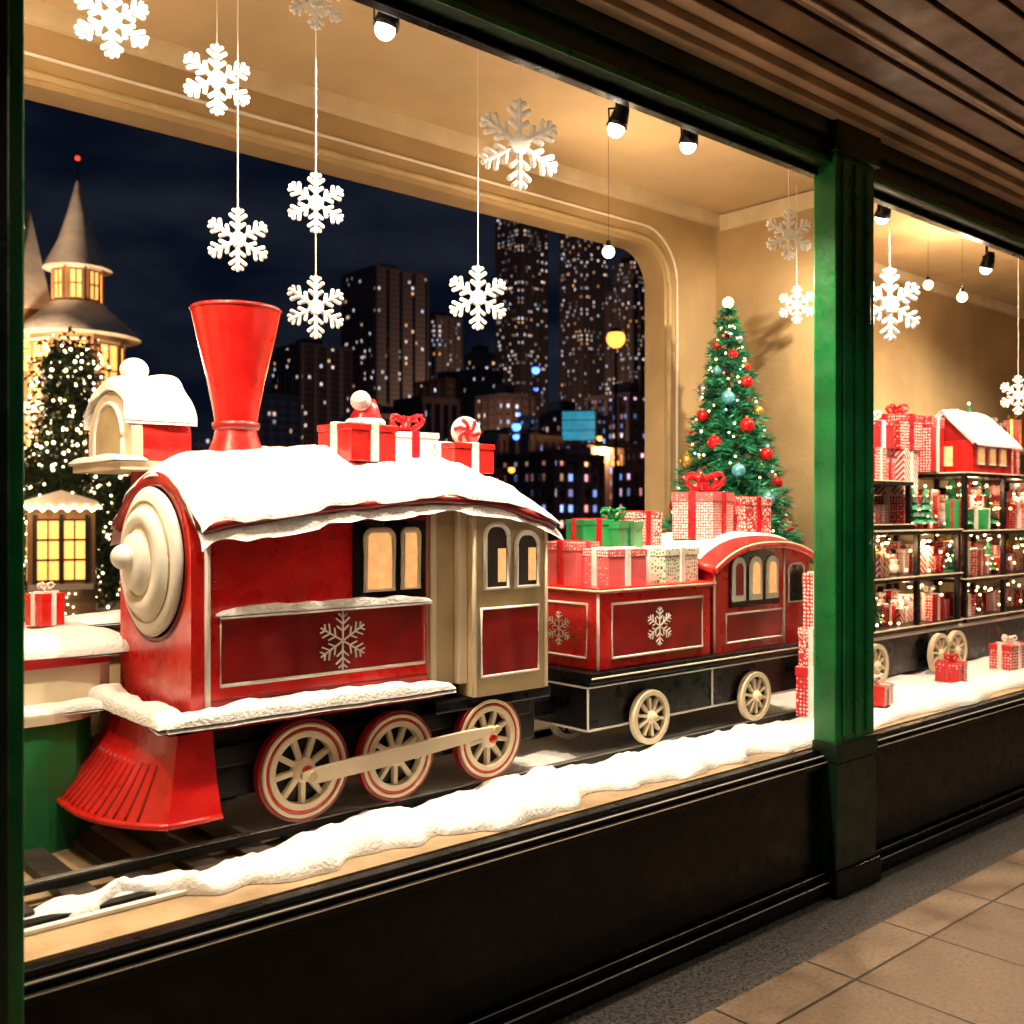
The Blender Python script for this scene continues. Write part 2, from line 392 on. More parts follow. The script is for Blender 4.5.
mb.snow(lambda u,v:(1.155+.10*u,.89+.45*v,1.66),.02,10,30,amp=.006,p=6)
o=mb.build('lantern_snow'); o.parent=o1
# ------------------------------------------------------------------ tender wagon
tend=empty('toy_tender_wagon',(2.7,.36,.6))
mb=MB()
mb.box(2.705,3.365,.36,.86,.918,1.20,RED); mb.box(2.69,3.38,.345,.875,1.2005,1.222,RED)
P(mb.build('body',bevel=.005),tend)
mb=MB()
mb.box(2.78,3.30,.3535,.3595,.965,1.155,DRED); outline(mb,[(2.775,.96),(3.305,.96),(3.305,1.16),(2.775,1.16)],.354,.0055,WHITE)
mb.tube([(2.705,.358,.92),(2.705,.358,1.205)],.006,WHITE); mb.tube([(2.69,.343,1.211),(3.38,.343,1.211)],.004,CREAM)
mb.tube([(2.688,.345,1.211),(2.688,.875,1.211)],.004,CREAM)
mb.tube([(2.7,y,z) for y,z in((.41,.96),(.81,.96),(.81,1.16),(.41,1.16))],.0055,WHITE,6,True)
flake_geo(mb,.075,Matrix.Translation((3.04,.351,1.06)),WHITE,th=.05,w=.05)
flake_geo(mb,.065,Matrix.Translation((2.701,.56,1.06))@Matrix.Rotation(math.pi/2,4,'Z'),WHITE,th=.05,w=.05)
P(mb.build('trim'),tend)
mb=MB()
mb.box(2.66,4.10,.37,.85,.70,.88,BLACK); mb.box(2.64,4.12,.33,.89,.88,.9175,BLACK)
for z in(.705,.862): mb.tube([(2.66,.366,z),(4.10,.366,z)],.0045,WHITE); mb.tube([(2.657,.37,z),(2.657,.85,z)],.0045,WHITE)
for x in(2.66,3.385): mb.tube([(x,.366,.705),(x,.366,.862)],.0045,WHITE)
mb.tube([(2.64,.327,.90),(4.1,.327,.90)],.003,CREAM)
P(mb.build('underframe',bevel=.004),tend)
for x,y in((2.97,.355),(3.64,.355),(2.80,.62)):
    mb=MB(); wheel(mb,(x,y,RT+.103),.103,False); P(mb.build('wagon_wheel',bevel=.002),tend)
coach=empty('toy_coach',(3.4,.36,.9))
mb=MB()
def croof(x): return 1.385-.10*abs((x-3.76)/.40)**2.6
pr=[(3.40,.918),(4.10,.918)]+[(4.10-.70*i/20,croof(4.10-.70*i/20)-.02) for i in range(21)]
mb.prism(pr,'xz',.37,.84,RED)
P(mb.build('body',bevel=.004),coach)
mb=MB()
mb.grid(lambda u,v:(3.365+.79*u,.34+.53*v,croof(3.365+.79*u)+.02-.03*(2*v-1)**4),24,8,DRED)
mb.grid(lambda u,v:(3.365+.79*u,.34+.53*v,croof(3.365+.79*u)-.012-.03*(2*v-1)**4),24,8,DRED)
mb.tube([(3.365+.79*i/24,.338,croof(3.365+.79*i/24)-.028) for i in range(25)],.014,RED,8)
mb.tube([(3.365+.79*i/24,.330,croof(3.365+.79*i/24)-.016) for i in range(25)],.005,CREAM,8)
mb.tube([(3.365,.34+.53*i/8,croof(3.365)+.004-.03*(2*i/8-1)**4) for i in range(9)],.016,RED,8)
mb.snow(lambda u,v:(3.37+.78*u,.42+.44*v,croof(3.37+.78*u)+.012),.016,30,20,amp=.008)
P(mb.build('roof'),coach)
mb=MB()
a=arch(3.50,3.86,1.10,1.335,.5); mb.prism(a,'xz',.364,.3695,BLACK)
for x in(3.515,3.635,3.755):
    a=arch(x,x+.09,1.125,1.31,.95); mb.prism(a,'xz',.358,.3638,WHITE)
    a=arch(x+.02,x+.07,1.15,1.285,.95); mb.prism(a,'xz',.355,.3578,AMBER if x>3.6 else DRED)
outline(mb,[(3.48,.955),(3.88,.955),(3.88,1.075),(3.48,1.075)],.366,.0045,WHITE)
mb.box(3.48,3.88,.366,.3695,.955,1.075,DRED)
for x in(3.402,3.90): mb.tube([(x,.368,.92),(x,.368,croof(x)-.03)],.005,WHITE)
a=arch(3.93,4.05,1.10,1.27,.6); mb.prism(a,'xz',.364,.3695,BLACK); outline(mb,a,.364,.005,WHITE)
P(mb.build('trim'),coach)
# ------------------------------------------------------------------ railway track
mb=MB()
for y in(.345,.80):
    mb.box(.47,4.7,y,y+.03,.590,.6115,BLACKM); mb.box(.47,4.7,y+.004,y+.026,.612,.617,STEEL)
for i in range(28):
    x=.5+i*.155; mb.box(x,x+.075,.24,.94,.567,.589,WOODD)
for y in(.235,.16): mb.box(.47,1.3,y,y+.018,.567,.578,WHITE)
for y in(.27,.195): mb.box(.47,1.3,y,y+.03,.567,.580,BLACKM)
mb.build('railway_track',bevel=.002)
# ------------------------------------------------------------------ christmas tree
NEED=mat('fir_needles',(.010,.15,.07),.5,var=.5,scale=9)
NEED2=mat('fir_needles_light',(.03,.32,.16),.5,var=.4,scale=9)
def fir(name,x,y,z0,z1,r,tiers,seed):
    rd=random.Random(seed); vs=[];fs=[];ms=[]
    H=z1-z0
    for t in range(tiers):
        k=t/(tiers-1); z=z0+H*k*.97; rr=r*(1-k)**.92+.025; nb=int(12+26*(1-k))
        for b in range(nb):
            an=rd.uniform(0,6.283); L=rr*rd.uniform(.74,1.12)
            for i in range(int(12+62*L/.35)):
                s=(rd.random()**.6); p=Vector((x+math.cos(an)*L*s,y+math.sin(an)*L*s,z-(.10*s*s)*L/.35-.0+.03*rd.random()))
                an2=an+rd.uniform(-1.2,1.2); up=rd.uniform(-.5,.7); l=rd.uniform(.03,.06)
                d=Vector((math.cos(an2),math.sin(an2),up)).normalized()*l
                side=d.cross(Vector((rd.uniform(-1,1),rd.uniform(-1,1),rd.uniform(-1,1)))).normalized()*.0048
                o=len(vs); vs+=[p-side,p+side,p+d]; fs.append((o,o+1,o+2)); ms.append(rd.random()<.4)
    e=empty(name,(x,y,z0))
    me=bpy.data.meshes.new('foliage'); me.from_pydata([(a-x,b-y,c-z0) for a,b,c in vs],[],fs); me.materials.append(NEED); me.materials.append(NEED2)
    me.polygons.foreach_set('material_index',[int(q) for q in ms]); o=bpy.data.objects.new('foliage',me); C.collection.objects.link(o); o.parent=e
    mb=MB(); mb.cyl((0,0,-.35),(0,0,H*.95),.03,.006,WOODD,10); mb.cyl((0,0,-.55),(0,0,-.25),.12,.15,DRED,24)
    o=mb.build('trunk_and_pot',parent=e)
    OR=[mat('bauble_red',(.6,.01,.015),.15,.2),mat('bauble_blue',(.15,.5,.65),.15,.4),mat('bauble_gold',(.8,.5,.12),.2,.7),mat('bauble_silver',(.7,.75,.8),.15,.8)]
    LT=[mat('fairy_warm',(1,.7,.3),emit=9),mat('fairy_cyan',(.3,.8,1),emit=5),mat('fairy_red',(1,.1,.1),emit=6)]
    mb=MB(); n=46
    for i in range(n):
        k=(i+.5)/n*.93; an=i*2.399; rr=(r*(1-k)**.92)*.97+.01
        q=rd.uniform(.026,.042) if k<.75 else .024
        mb.sphere((math.cos(an)*rr,math.sin(an)*rr,H*k-.03),q,OR[[0,0,1,0,2,0,1,0,3][i%9]],18,11)
        mb.cyl((math.cos(an)*rr,math.sin(an)*rr,H*k-.03+q*.95),(math.cos(an)*rr,math.sin(an)*rr,H*k-.03+q*1.25),q*.2,q*.2,GOLD,8)
    for i in range(190):
        k=rd.random()*.95; an=rd.uniform(0,6.28); rr=(r*(1-k)**.92)*.98+.012
        mb.sphere((math.cos(an)*rr,math.sin(an)*rr,H*k-.02),.0055,LT[i%3 if i%2 else 0],6,4)
    mb.sphere((0,0,H+.02),.028,WBULB,14,9)
    mb.build('baubles_and_lights',parent=e)
fir('christmas_tree',4.33,.99,1.15,2.56,.37,28,3)
# ------------------------------------------------------------------ shop structure
shop=empty('shop_front',(0,0,0))
def S(mb,n,**k): o=mb.build(n,**k); o.parent=shop; return o
mb=MB()
x0,x1=-2,12
mb.box(x0,x1,-.02,.0,.09,.50,RISER); mb.box(x0,x1,-.06,0,.0,.06,RISER); mb.box(x0,x1,-.04,0,.0605,.0895,RISER); mb.box(x0,x1,-.045,.0,.5005,.525,BLACK)
mb.box(x0,x1,-.03,.03,.5255,.545,BLACKM); mb.box(x0,x1,-.015,.02,.5455,.563,BLACK)
mb.box(-2,12,.0005,.0295,.0,.525,BLACKM)
S(mb,'stall_riser',bevel=.004)
mb=MB()
mb.tube([(-2,-.047,.522),(12,-.047,.522)],.0016,CREAM); mb.tube([(-2,-.031,.543),(12,-.031,.543)],.0028,WHITE); mb.tube([(-2,-.061,.058),(12,-.061,.058)],.003,STEEL); mb.tube([(-2,-.041,.088),(12,-.041,.088)],.0018,STEEL)  # thin pale tubes stand in for highlights along the riser edges
S(mb,'riser_edge_highlights')
mb=MB()
mb.box(3.58,3.87,-.08,.02,.1,3.05,GREEN); 
for x in(3.64,3.725,3.81): mb.box(x-.016,x+.016,-.092,-.0805,.62,2.88,GREEN)
mb.box(3.56,3.89,-.10,.022,.0,.10,BLACK); mb.box(3.57,3.88,-.092,.021,.52,.60,DGREEN); mb.box(3.56,3.89,-.10,.022,2.9,3.05,DGREEN)
mb.box(3.575,3.875,-.086,.0205,.1,.52,DGREEN)
S(mb,'pillar',bevel=.006)
mb=MB(); mb.box(.40,.622,-.06,.03,.0,3.05,GREEN); mb.box(.40,.59,-.075,-.0605,.0,3.05,DGREEN); S(mb,'left_jamb',bevel=.005)
mb=MB(); mb.box(-2,12,-.05,.05,2.86,3.06,DGREEN); mb.box(-2,12,-.075,-.0505,2.96,3.055,DGREEN); mb.box(-2,12,-.06,-.0505,2.86,2.885,GREEN)
mb.box(-2,12,.0,.04,2.83,2.8595,BLACK)
S(mb,'head_beam',bevel=.005)
mb=MB()
mb.box(-2,12,-.13,-.0755,3.02,3.06,SOFF2); mb.box(-2,12,-.18,-.1305,3.045,3.09,SOFF2); mb.box(-2,12,-.24,-.1805,3.075,3.11,SOFF2)
y=-.24; k=0
while y>-3:
    w=.15; mb.box(-2,12,y-w+.02,y-.010,3.11,3.13,SOFF); mb.box(-2,12,y-w,y-w+.016,3.10,3.13,SOFF); y-=w; k+=1
mb.box(-2,12,-.46,-.44,3.092,3.1095,SOFF2); mb.box(-2,12,-3.0,0,3.1305,3.32,BLACKM)
S(mb,'canopy_soffit',bevel=.004)
mb=MB()
mb.box(-2,12,-.0,1.56,3.20,3.30,CEIL)
mb.box(-2,12,-.0,.0495,3.06,3.2,CEIL)
mb.box(-2,4.9,.03,1.42,.40,.565,FLOORW); mb.box(4.9,12,.03,1.42,.40,.565,FLOORW)
S(mb,'ceiling_and_floor')
mb=MB()
W0,W1=1.40,1.54; XR=4.31
mb.box(.0,.80,W0,W1,.4,3.2,WALL); mb.box(XR+.0005,12,W0,W1,.4,3.2,WALL)
mb.box(.8005,XR,W0,W1,2.93,3.2,WALL); mb.box(.8005,XR,W0,W1,.4,1.12,WALL)
def corner(cx,cz,sx):
    r=.20; pts=[(cx,cz)]+[(cx-sx*(r-r*math.sin(a)),cz-(r-r*math.cos(a))) for a in [math.pi/2*i/10 for i in range(11)]]
    mb.prism(pts,'xz',W0,W1,WALL)
corner(XR,2.9295,1); corner(.8005,2.9295,-1)
S(mb,'back_wall')
mb=MB()
def hoop(off,yy,rad,m):
    r=.20+off*.7; xr=XR+off; xl=.80-off; zt=2.93+off
    p=[(xr,yy,1.12)]+[(xr-r+r*math.cos(a),yy,zt-r+r*math.sin(a)) for a in [math.pi/2*i/12 for i in range(13)]]+[(xl+r-r*math.sin(a),yy,zt-r+r*math.cos(a)) for a in [math.pi/2*i/12 for i in range(13)]]+[(xl,yy,1.12)]
    mb.tube(p,rad,m,8)
hoop(.10,W0-.006,.007,WHITE); hoop(.035,W0-.004,.015,TAN)
mb.box(.0,4.76,1.36,1.3995,3.13,3.1995,CREAM); mb.box(4.77,12,1.36,1.3995,3.13,3.1995,CREAM)
S(mb,'wall_mouldings')
mb=MB(); mb.box(4.765,4.86,.52,1.3995,.4,3.1995,WALL); mb.box(4.745,4.7645,.50,1.3595,3.10,3.19,CREAM); mb.box(9.4,9.5,.03,1.3995,.4,3.1995,WALL); mb.box(-.6,-.5,.03,1.4,.4,3.2,WALL)
S(mb,'partition_walls')
m,nt,b=newmat('window_glass'); nt.nodes.remove(b)
out=[n for n in nt.nodes if n.type=='OUTPUT_MATERIAL'][0]
tr=nt.nodes.new('ShaderNodeBsdfTransparent'); gl=nt.nodes.new('ShaderNodeBsdfGlossy'); gl.inputs['Roughness'].default_value=.01
fr=nt.nodes.new('ShaderNodeFresnel'); fr.inputs[0].default_value=1.25; mx=nt.nodes.new('ShaderNodeMixShader')
nt.links.new(fr.outputs[0],mx.inputs[0]); nt.links.new(tr.outputs[0],mx.inputs[1]); nt.links.new(gl.outputs[0],mx.inputs[2]); nt.links.new(mx.outputs[0],out.inputs[0])
mb=MB(); mb.add([(.6,.01,.56),(3.6,.01,.56),(3.6,.01,2.86),(.6,.01,2.86)],[(0,1,2,3)],m); mb.add([(3.86,.01,.56),(11,.01,.56),(11,.01,2.86),(3.86,.01,2.86)],[(0,1,2,3)],m)
S(mb,'glass_panes',recalc=False)
# ------------------------------------------------------------------ plinth at left
mb=MB()
pl=[(.45,.70),(.90,.70),(.98,.72),(1.04,.78),(1.06,.86),(1.06,1.39),(.45,1.39)]
mb.prism(pl,'xy',.5655,.92,PLG); mb.prism([(x+(.012 if x>.5 else 0),y-.012 if y<1 else y) for x,y in pl],'xy',.9205,.945,CREAM)
pl2=[(.45,.80),(.98,.80),(1.08,.82),(1.13,.88),(1.14,.94),(1.14,1.39),(.45,1.39)]
mb.prism(pl2,'xy',.9455,1.06,CREAM); mb.prism([(x+(.015 if x>.5 else 0),y-.015 if y<1 else y) for x,y in pl2],'xy',1.0605,1.085,DRED)
o=mb.build('display_plinth',bevel=.008,segs=3)
mb=MB(); mb.snow(lambda u,v:(.44+.78*u,.79+.62*v,1.087),.05,40,30,amp=.018,fr=6,p=8)
mb.snow(lambda u,v:(.44+.65*u,.69+.11*v,.947),.02,40,10,amp=.01,fr=8,p=6)
mb.snow(lambda u,v:(1.1+3.15*u,1.30+.2*v,1.12),.04,60,12,amp=.015,fr=6,p=6)
mb.build('plinth_snow')
# ------------------------------------------------------------------ snow bank
def lowy(x): return interp([(.6,.26),(.85,.185),(1.2,.12),(1.6,.085),(2.1,.065),(2.5,.10),(3.0,.065),(3.6,.05),(5,.06)],x)+.036*math.sin(x*8.3)+.024*math.sin(x*21+1)+.009*math.sin(x*43)
def upy(x): return interp([(.6,.27),(1.0,.24),(1.3,.27),(1.6,.315),(2.3,.40),(3,.36),(5,.40)],x)+.022*math.sin(x*9)+.012*math.sin(x*27)
mb=MB()
mb.snow(lambda u,v:((lambda x:(x,max(.04,lowy(x))+(upy(x)-max(.04,lowy(x)))*v,.567))(.70+3.4*u)),.050,320,30,amp=.030,fr=10,p=4,sag=0)
mb.snow(lambda u,v:((lambda x:(x,.385+.41*v,.572))(1.30+3.3*u)),.030,160,24,amp=.016,fr=10,p=12,sag=0)
mb.snow(lambda u,v:((lambda x:(x,.85+.50*v+.02*math.sin(x*9),.567))(1.2+3.4*u)),.05,90,14,amp=.02,fr=6,p=5,sag=0)
mb.snow(lambda u,v:((lambda x:(x,.05+.03*math.sin(x*6)+1.2*v,.567))(4.05+5.2*u)),.045,160,30,amp=.025,fr=6,p=14,sag=0)
mb.build('snow_bank')
# ------------------------------------------------------------------ display cabinets window 2
cab2=empty('gift_display_cabinet',(4.9,.5,.6))
def cabinet(x0,x1,y0,y1,zs,par,cols):
    mb=MB(); t=.022
    for z in zs: 
        mb.box(x0-t,x1+t,y0-t,y1+t,z-.014,z+.014,BLACK); mb.tube([(x0-t,y0-t-.002,z+.010),(x1+t,y0-t-.002,z+.010)],.004,CREAM); mb.tube([(x0-t-.002,y0-t,z+.010),(x0-t-.002,y1+t,z+.010)],.004,CREAM)
    for x in cols:
        for y in(y0,y1): 
            for a,b in zip(zs,zs[1:]): mb.box(x-.014,x+.014,y-.014,y+.014,a+.0142,b-.0142,BLACK)
    mb.box(x0,x1,y1+.0145,y1+.022,zs[0],zs[-1],TAN)
    P(mb.build('case_frame',bevel=.003),par)
mb=MB(); mb.box(4.88,7.6,.52,.95,.63,.83,BLACK); mb.box(4.88,7.6,.5,.97,.8305,.85,WHITE); P(mb.build('cart_base',bevel=.004),cab2)
cabinet(4.89,5.84,.50,.92,(.87,1.14,1.39),cab2,(4.89,5.36,5.84))
cabinet(4.92,5.50,.62,.95,(1.42,1.66),cab2,(4.92,5.5))
cabinet(5.93,7.5,.50,.92,(.87,1.10,1.38,1.72),cab2,(5.93,6.45,6.97,7.5))
for x in(4.86,5.55,5.75): 
    mb=MB(); wheel(mb,(x,.48,.71),.115,False); P(mb.build('cart_wheel',bevel=.002),cab2)
mats=[P1,P2,P5,RED,P3,GREENF,P1,P2]; rbs=[WRIB,REDR,WRIB,WRIB,REDR,GOLD]
rd=random.Random(5)
MINIL=mat('mini_tree_lights',(1,.6,.2),emit=10,ecol=(1,.6,.25))
CARROT=mat('carrot',(.8,.25,.03))
def minitree(x,y,z,h):
    mb=MB(); n=5
    mb.cyl((0,0,0),(0,0,h*.2),h*.05,h*.05,WOODD,8)
    for i in range(n):
        r=h*.30*(1-i/n)+h*.03; z0=h*(.12+.17*i); vs=[];m=22
        for k in range(m):
            a=2*math.pi*k/m; rr=r*(1 if k%2 else .78)*rd.uniform(.92,1.08); vs.append((rr*math.cos(a),rr*math.sin(a),z0+(.0 if k%2 else h*.02)))
        vs.append((0,0,z0+h*.26)); mb.add(vs,[(k,(k+1)%m,m) for k in range(m)],NEED if i%2 else NEED2)
        for k in range(5):
            a=rd.uniform(0,6.28); mb.sphere((r*.95*math.cos(a),r*.95*math.sin(a),z0+.004),h*.022,[MINIL,REDR][k%2],8,5)
    mb.sphere((0,0,h*1.07),h*.035,MINIL,8,6)
    mb.build('miniature_tree',loc=(x,y,z),recalc=False)
def snowman(x,y,z,h):
    mb=MB(); mb.sphere((0,0,h*.24),h*.26,SNOW); mb.sphere((0,0,h*.58),h*.18,SNOW); mb.sphere((0,0,h*.82),h*.13,SNOW)
    mb.lathe([(h*.17,.0),(h*.17,h*.02),(h*.10,h*.02),(h*.10,h*.18),(0,h*.18)],(0,0,h*.90),(0,0,1),BLACK,16)
    mb.tube([(h*.13*math.cos(a*.5236),h*.13*math.sin(a*.5236),h*.71) for a in range(12)],h*.035,REDR,8,True)
    mb.lathe([(h*.025,0),(0,h*.12)],(-h*.08,-h*.10,h*.82),(-.7,-.7,0),CARROT,8)
    for dx in(-.05,.03): mb.sphere((h*(dx-.06),-h*.115,h*.87),h*.018,BLACK,6,4)
    for i in range(3): mb.sphere((-h*.11,-h*.14,h*(.50+.07*i)),h*.018,BLACK,6,4)
    mb.build('toy_snowman',loc=(x,y,z))
def row(x0,x1,y,z,hmin,hmax):
    x=x0
    while x<x1-.06:
        s=rd.uniform(.085,.14); k=rd.randrange(len(mats)); kk=rd.choice(rbs); q=rd.random()
        if q<.16: minitree(x+s/2,y,z,hmax*1.15)
        elif q<.28: snowman(x+s/2,y,z,hmax*.85)
        else: gift(x+s/2,y+rd.uniform(-.06,.08),z,s,s*.9,rd.uniform(hmin,hmax),rd.uniform(-20,20),mats[k],kk,rd.random()<.4)
        x+=s+.012
row(4.92,5.82,.62,.885,.08,.16); row(4.92,5.82,.62,1.155,.08,.15); row(4.95,5.48,.75,1.435,.08,.13)
row(5.52,5.86,.64,1.405,.10,.2); row(5.97,7.45,.62,.885,.08,.14); row(5.97,7.45,.62,1.115,.09,.17); row(5.97,7.45,.62,1.395,.1,.22)
row(4.95,5.8,.80,.885,.14,.2); row(4.95,5.8,.80,1.155,.14,.19); row(5.97,7.45,.80,1.115,.15,.21); row(5.97,7.45,.80,1.395,.2,.28)
gift(4.99,.74,1.675,.13,.13,.17,5,P1,WRIB,False); gift(5.14,.74,1.675,.13,.13,.14,-8,P2,REDR); gift(5.29,.74,1.675,.14,.13,.18,4,P1,WRIB,False); gift(5.43,.76,1.675,.12,.13,.13,0,P5,REDR)
gift(5.05,.87,1.675,.14,.13,.28,5,P3,REDR); gift(5.22,.88,1.675,.15,.13,.25,5,RED,WRIB,False); gift(5.40,.88,1.675,.15,.13,.19,5,P2,WRIB,False)
gift(5.0,.72,1.85,.13,.12,.16,5,P2,REDR); gift(5.62,.76,1.6,.2,.18,.26,5,P3,WRIB,False); gift(5.62,.76,1.86,.22,.2,.2,-5,P1,REDR)
gift(5.36,.78,1.86,.2,.18,.15,-8,P1,WRIB); gift(5.9,.74,1.735,.2,.18,.33,5,P1,WRIB,False); gift(6.85,.7,1.735,.2,.2,.2,5,P2,REDR)
gift(5.62,.76,1.405,.22,.2,.19,3,P1,WRIB,False)
gift(5.30,.28,.60,.15,.12,.11,10,P1,REDR); gift(5.98,.27,.61,.17,.13,.14,-8,P1,WRIB); gift(6.2,.30,.61,.13,.12,.12,18,P3,REDR,False)
gift(6.95,.28,.61,.17,.15,.2,0,P2,REDR,False); gift(6.95,.28,.81,.16,.14,.26,6,P1,WRIB)
gift(4.42,.22,.61,.13,.12,.09,12,RED,WRIB)
mb=MB()
for i in range(170):
    x=rd.uniform(4.95,7.4); z=rd.choice([.93,1.0,1.07,1.2,1.27,1.33,1.45,1.52,1.6]); 
    if x<5.9 and z>1.36: continue
    mb.sphere((x,rd.choice([.52,.70,.86]),z+rd.uniform(-.03,.03)),.0075,WBULB,8,5)
P(mb.build('cabinet_fairy_lights'),cab2)
mh=MB()
x0,x1,y0,y1,z0,z1=6.08,6.62,.52,.86,1.736,1.93
mh.box(x0,x1,y0,y1,z0,z1,RED)
mh.prism([(y0,z1+.0005),((y0+y1)/2,z1+.17),(y1,z1+.0005)],'yz',x0,x1,DRED)
for xx in(6.14,6.29,6.44):
    mh.box(xx,xx+.09,y0-.006,y0-.0005,z0+.05,z0+.15,AMBER); outline(mh,[(xx,z0+.05),(xx+.09,z0+.05),(xx+.09,z0+.15),(xx,z0+.15)],y0-.006,.006,WHITE)
mh.box(x0-.006,x0-.0005,.64,.74,z0+.04,z0+.16,AMBER)
mh.tube([(x0-.02,y0-.02,z1-.02),(x0-.02,(y0+y1)/2,z1+.17),(x0-.02,y1+.02,z1-.02)],.013,WHITE)
o1=mh.build('miniature_house',bevel=.002)
mh=MB()
for sg in(-1,1):
    mh.snow(lambda u,v:(x0-.04+(x1-x0+.08)*u,.69+sg*.215*v,z1+.185-.215*v),.03,30,14,amp=.010,p=6)
o=mh.build('house_snow'); o.parent=o1
mb=MB(); mb.box(6.6,9.3,1.18,1.3995,1.98,2.01,CREAM); mb.box(6.6,9.3,1.18,1.3995,1.5,1.53,CREAM); mb.build('wall_shelf',bevel=.003)
row(7.4,9.2,1.28,2.01,.1,.25); row(7.6,9.2,1.28,1.53,.1,.25)
# ------------------------------------------------------------------ lamps
WARM=(1,.80,.55)
def lightobj(kind,name,loc,e,col=WARM,size=.03,target=None,angle=110,blend=.6):
    l=bpy.data.lights.new(name,kind); l.energy=e; l.color=col
    l.shadow_soft_size=size
    if kind=='SPOT': l.spot_size=math.radians(angle); l.spot_blend=blend
    o=bpy.data.objects.new(name,l); C.collection.objects.link(o); o.location=loc
    if target: o.rotation_euler=(Vector(target)-Vector(loc)).to_track_quat('-Z','Y').to_euler()
    return o
TY=.13
track=MB(); track.box(.3,11,TY-.014,TY+.014,2.925,2.95,BLACK)
for x in(1,2.5,4,5.5,7): track.cyl((x,TY,2.95),(x,TY,3.2),.006,.006,BLACK,8)
track.build('lighting_track',bevel=.002)
def spotlamp(x,z,target,e,angle=150):
    p=Vector((x,TY,z)); d=(Vector(target)-p).normalized()
    mb=MB(); mb.cyl((x,TY,z+.02),(x,TY,2.925),.007,.007,BLACK,8)
    mb.lathe([(.017,-.075),(.026,-.055),(.033,-.015),(.037,.008),(.033,.008)],p,d,BLACK,20,cap=False); mb.lathe([(0,-.073),(.016,-.075)],p,d,BLACK,12)
    mb.tube([(x-.040,TY,z),(x-.042,TY,z+.045),(x,TY,z+.058),(x+.042,TY,z+.045),(x+.040,TY,z)],.0035,BLACK,6)
    mb.box(x-.03,x+.03,TY-.018,TY+.018,2.905,2.9245,BLACK)
    mb.sphere(p+d*.014,.029,BULB,16,10)
    o=mb.build('track_spotlight'); q=p+d*.055
    l=lightobj('SPOT','spot_beam',q,e,target=target,angle=angle,size=.03); l.parent=o; return o
spotlamp(.38,2.80,(1.1,.6,1.25),78); spotlamp(.85,2.85,(1.1,.7,1.1),100); spotlamp(1.62,2.855,(1.4,.6,1.2),130); spotlamp(2.56,2.81,(2.2,.6,1.0),125); spotlamp(2.94,2.845,(3.1,.6,1.0),125)  # leftmost lamp is added behind the jamb, unseen, to brighten the engine front
spotlamp(4.32,2.845,(4.9,.9,1.3),110); spotlamp(5.38,2.78,(5.6,.7,1.3),130); spotlamp(7.2,2.82,(7,.7,1.3),120)
def pendant(x,y,z,e):
    mb=MB(); mb.cyl((x,y,z+.04),(x,y,3.2),.0009,.0009,BLACK,6); mb.cyl((x,y,z+.022),(x,y,z+.05),.013,.010,BLACK,12); mb.sphere((x,y,z),.028,WBULB,16,10)
    o=mb.build('pendant_bulb'); l=lightobj('POINT','bulb_glow',(x,y-.05,z-.06),e,col=(1,.68,.38),size=.04); l.parent=o
pendant(3.40,.96,2.68,22); pendant(6.01,.76,2.88,26); pendant(5.9,.5,2.75,20); pendant(.62,.9,2.75,24)
for x,z in((5.15,1.34),(5.62,1.34),(6.2,1.68),(6.8,1.68),(5.4,1.09),(6.4,1.34)):
    mb=MB(); mb.lathe([(.02,0),(.02,.012),(.0,.012)],(x,.56,z),(0,0,1),STEEL,14); mb.sphere((x,.56,z),.012,WBULB,10,6)
    o=mb.build('cabinet_lamp'); l=lightobj('POINT','lamp_glow',(x,.56,z-.03),3.2,col=(1,.64,.33),size=.015); l.parent=o
for x,y,e,tgt in((.9,-1.9,20,(1.1,.6,1.2)),(3.0,-1.5,36,(2.4,.6,1.3)),(5.4,-1.3,36,(5.2,.5,1.3)),(3.6,-1.3,11,(3.9,-1.2,0)),(6.2,-1.3,30,(6.0,-1.0,0))):  # out-of-view lamps; first three added as front fill through the window
    mb=MB(); mb.lathe([(.055,.0),(.062,.0),(.062,.085),(.055,.085),(.055,0)],(x,y,3.015),(0,0,1),BLACK,24,cap=False); mb.sphere((x,y,3.096),(.045,.045,.004),BULB,16,6)
    o=mb.build('unseen_canopy_light'); l=lightobj('SPOT','unseen_canopy_beam',(x,y,3.055),e,target=tgt,angle=125,size=.018); l.parent=o
# ------------------------------------------------------------------ ground + pavement
def ground_mat(name,c1,c2,rough,sc,bump):
    m,nt,b=newmat(name); v=coords(nt); n=noisefac(nt,v,sc,8,.35,.65)
    nt.links.new(mixc(nt,n,c1,c2),b.inputs['Base Color']); b.inputs['Roughness'].default_value=rough; addbump(nt,b,n,bump,.004); return m
ASPH=ground_mat('asphalt',(.03,.03,.032),(.06,.058,.055),.75,60,.6)
GRAN=ground_mat('dark_granite_strip',(.006,.006,.007),(.11,.10,.10),.5,95,.8)
m,nt,b=newmat('pavement_tiles'); v=coords(nt)
br=nt.nodes.new('ShaderNodeTexBrick'); br.offset=0.0
br.inputs['Scale'].default_value=1; br.inputs['Brick Width'].default_value=.50; br.inputs['Row Height'].default_value=.50; br.inputs['Mortar Size'].default_value=.006; br.inputs['Mortar Smooth'].default_value=.3
br.inputs['Color1'].default_value=(.22,.155,.11,1); br.inputs['Color2'].default_value=(.29,.21,.15,1); br.inputs['Mortar'].default_value=(.03,.024,.02,1)
mp=nt.nodes.new('ShaderNodeMapping'); nt.links.new(v,mp.inputs[0]); nt.links.new(mp.outputs[0],br.inputs['Vector'])
n=noisefac(nt,v,5,8,.3,.7); n2=noisefac(nt,v,150,3,.3,.7); n3=noisefac(nt,v,60,6,.45,.75)
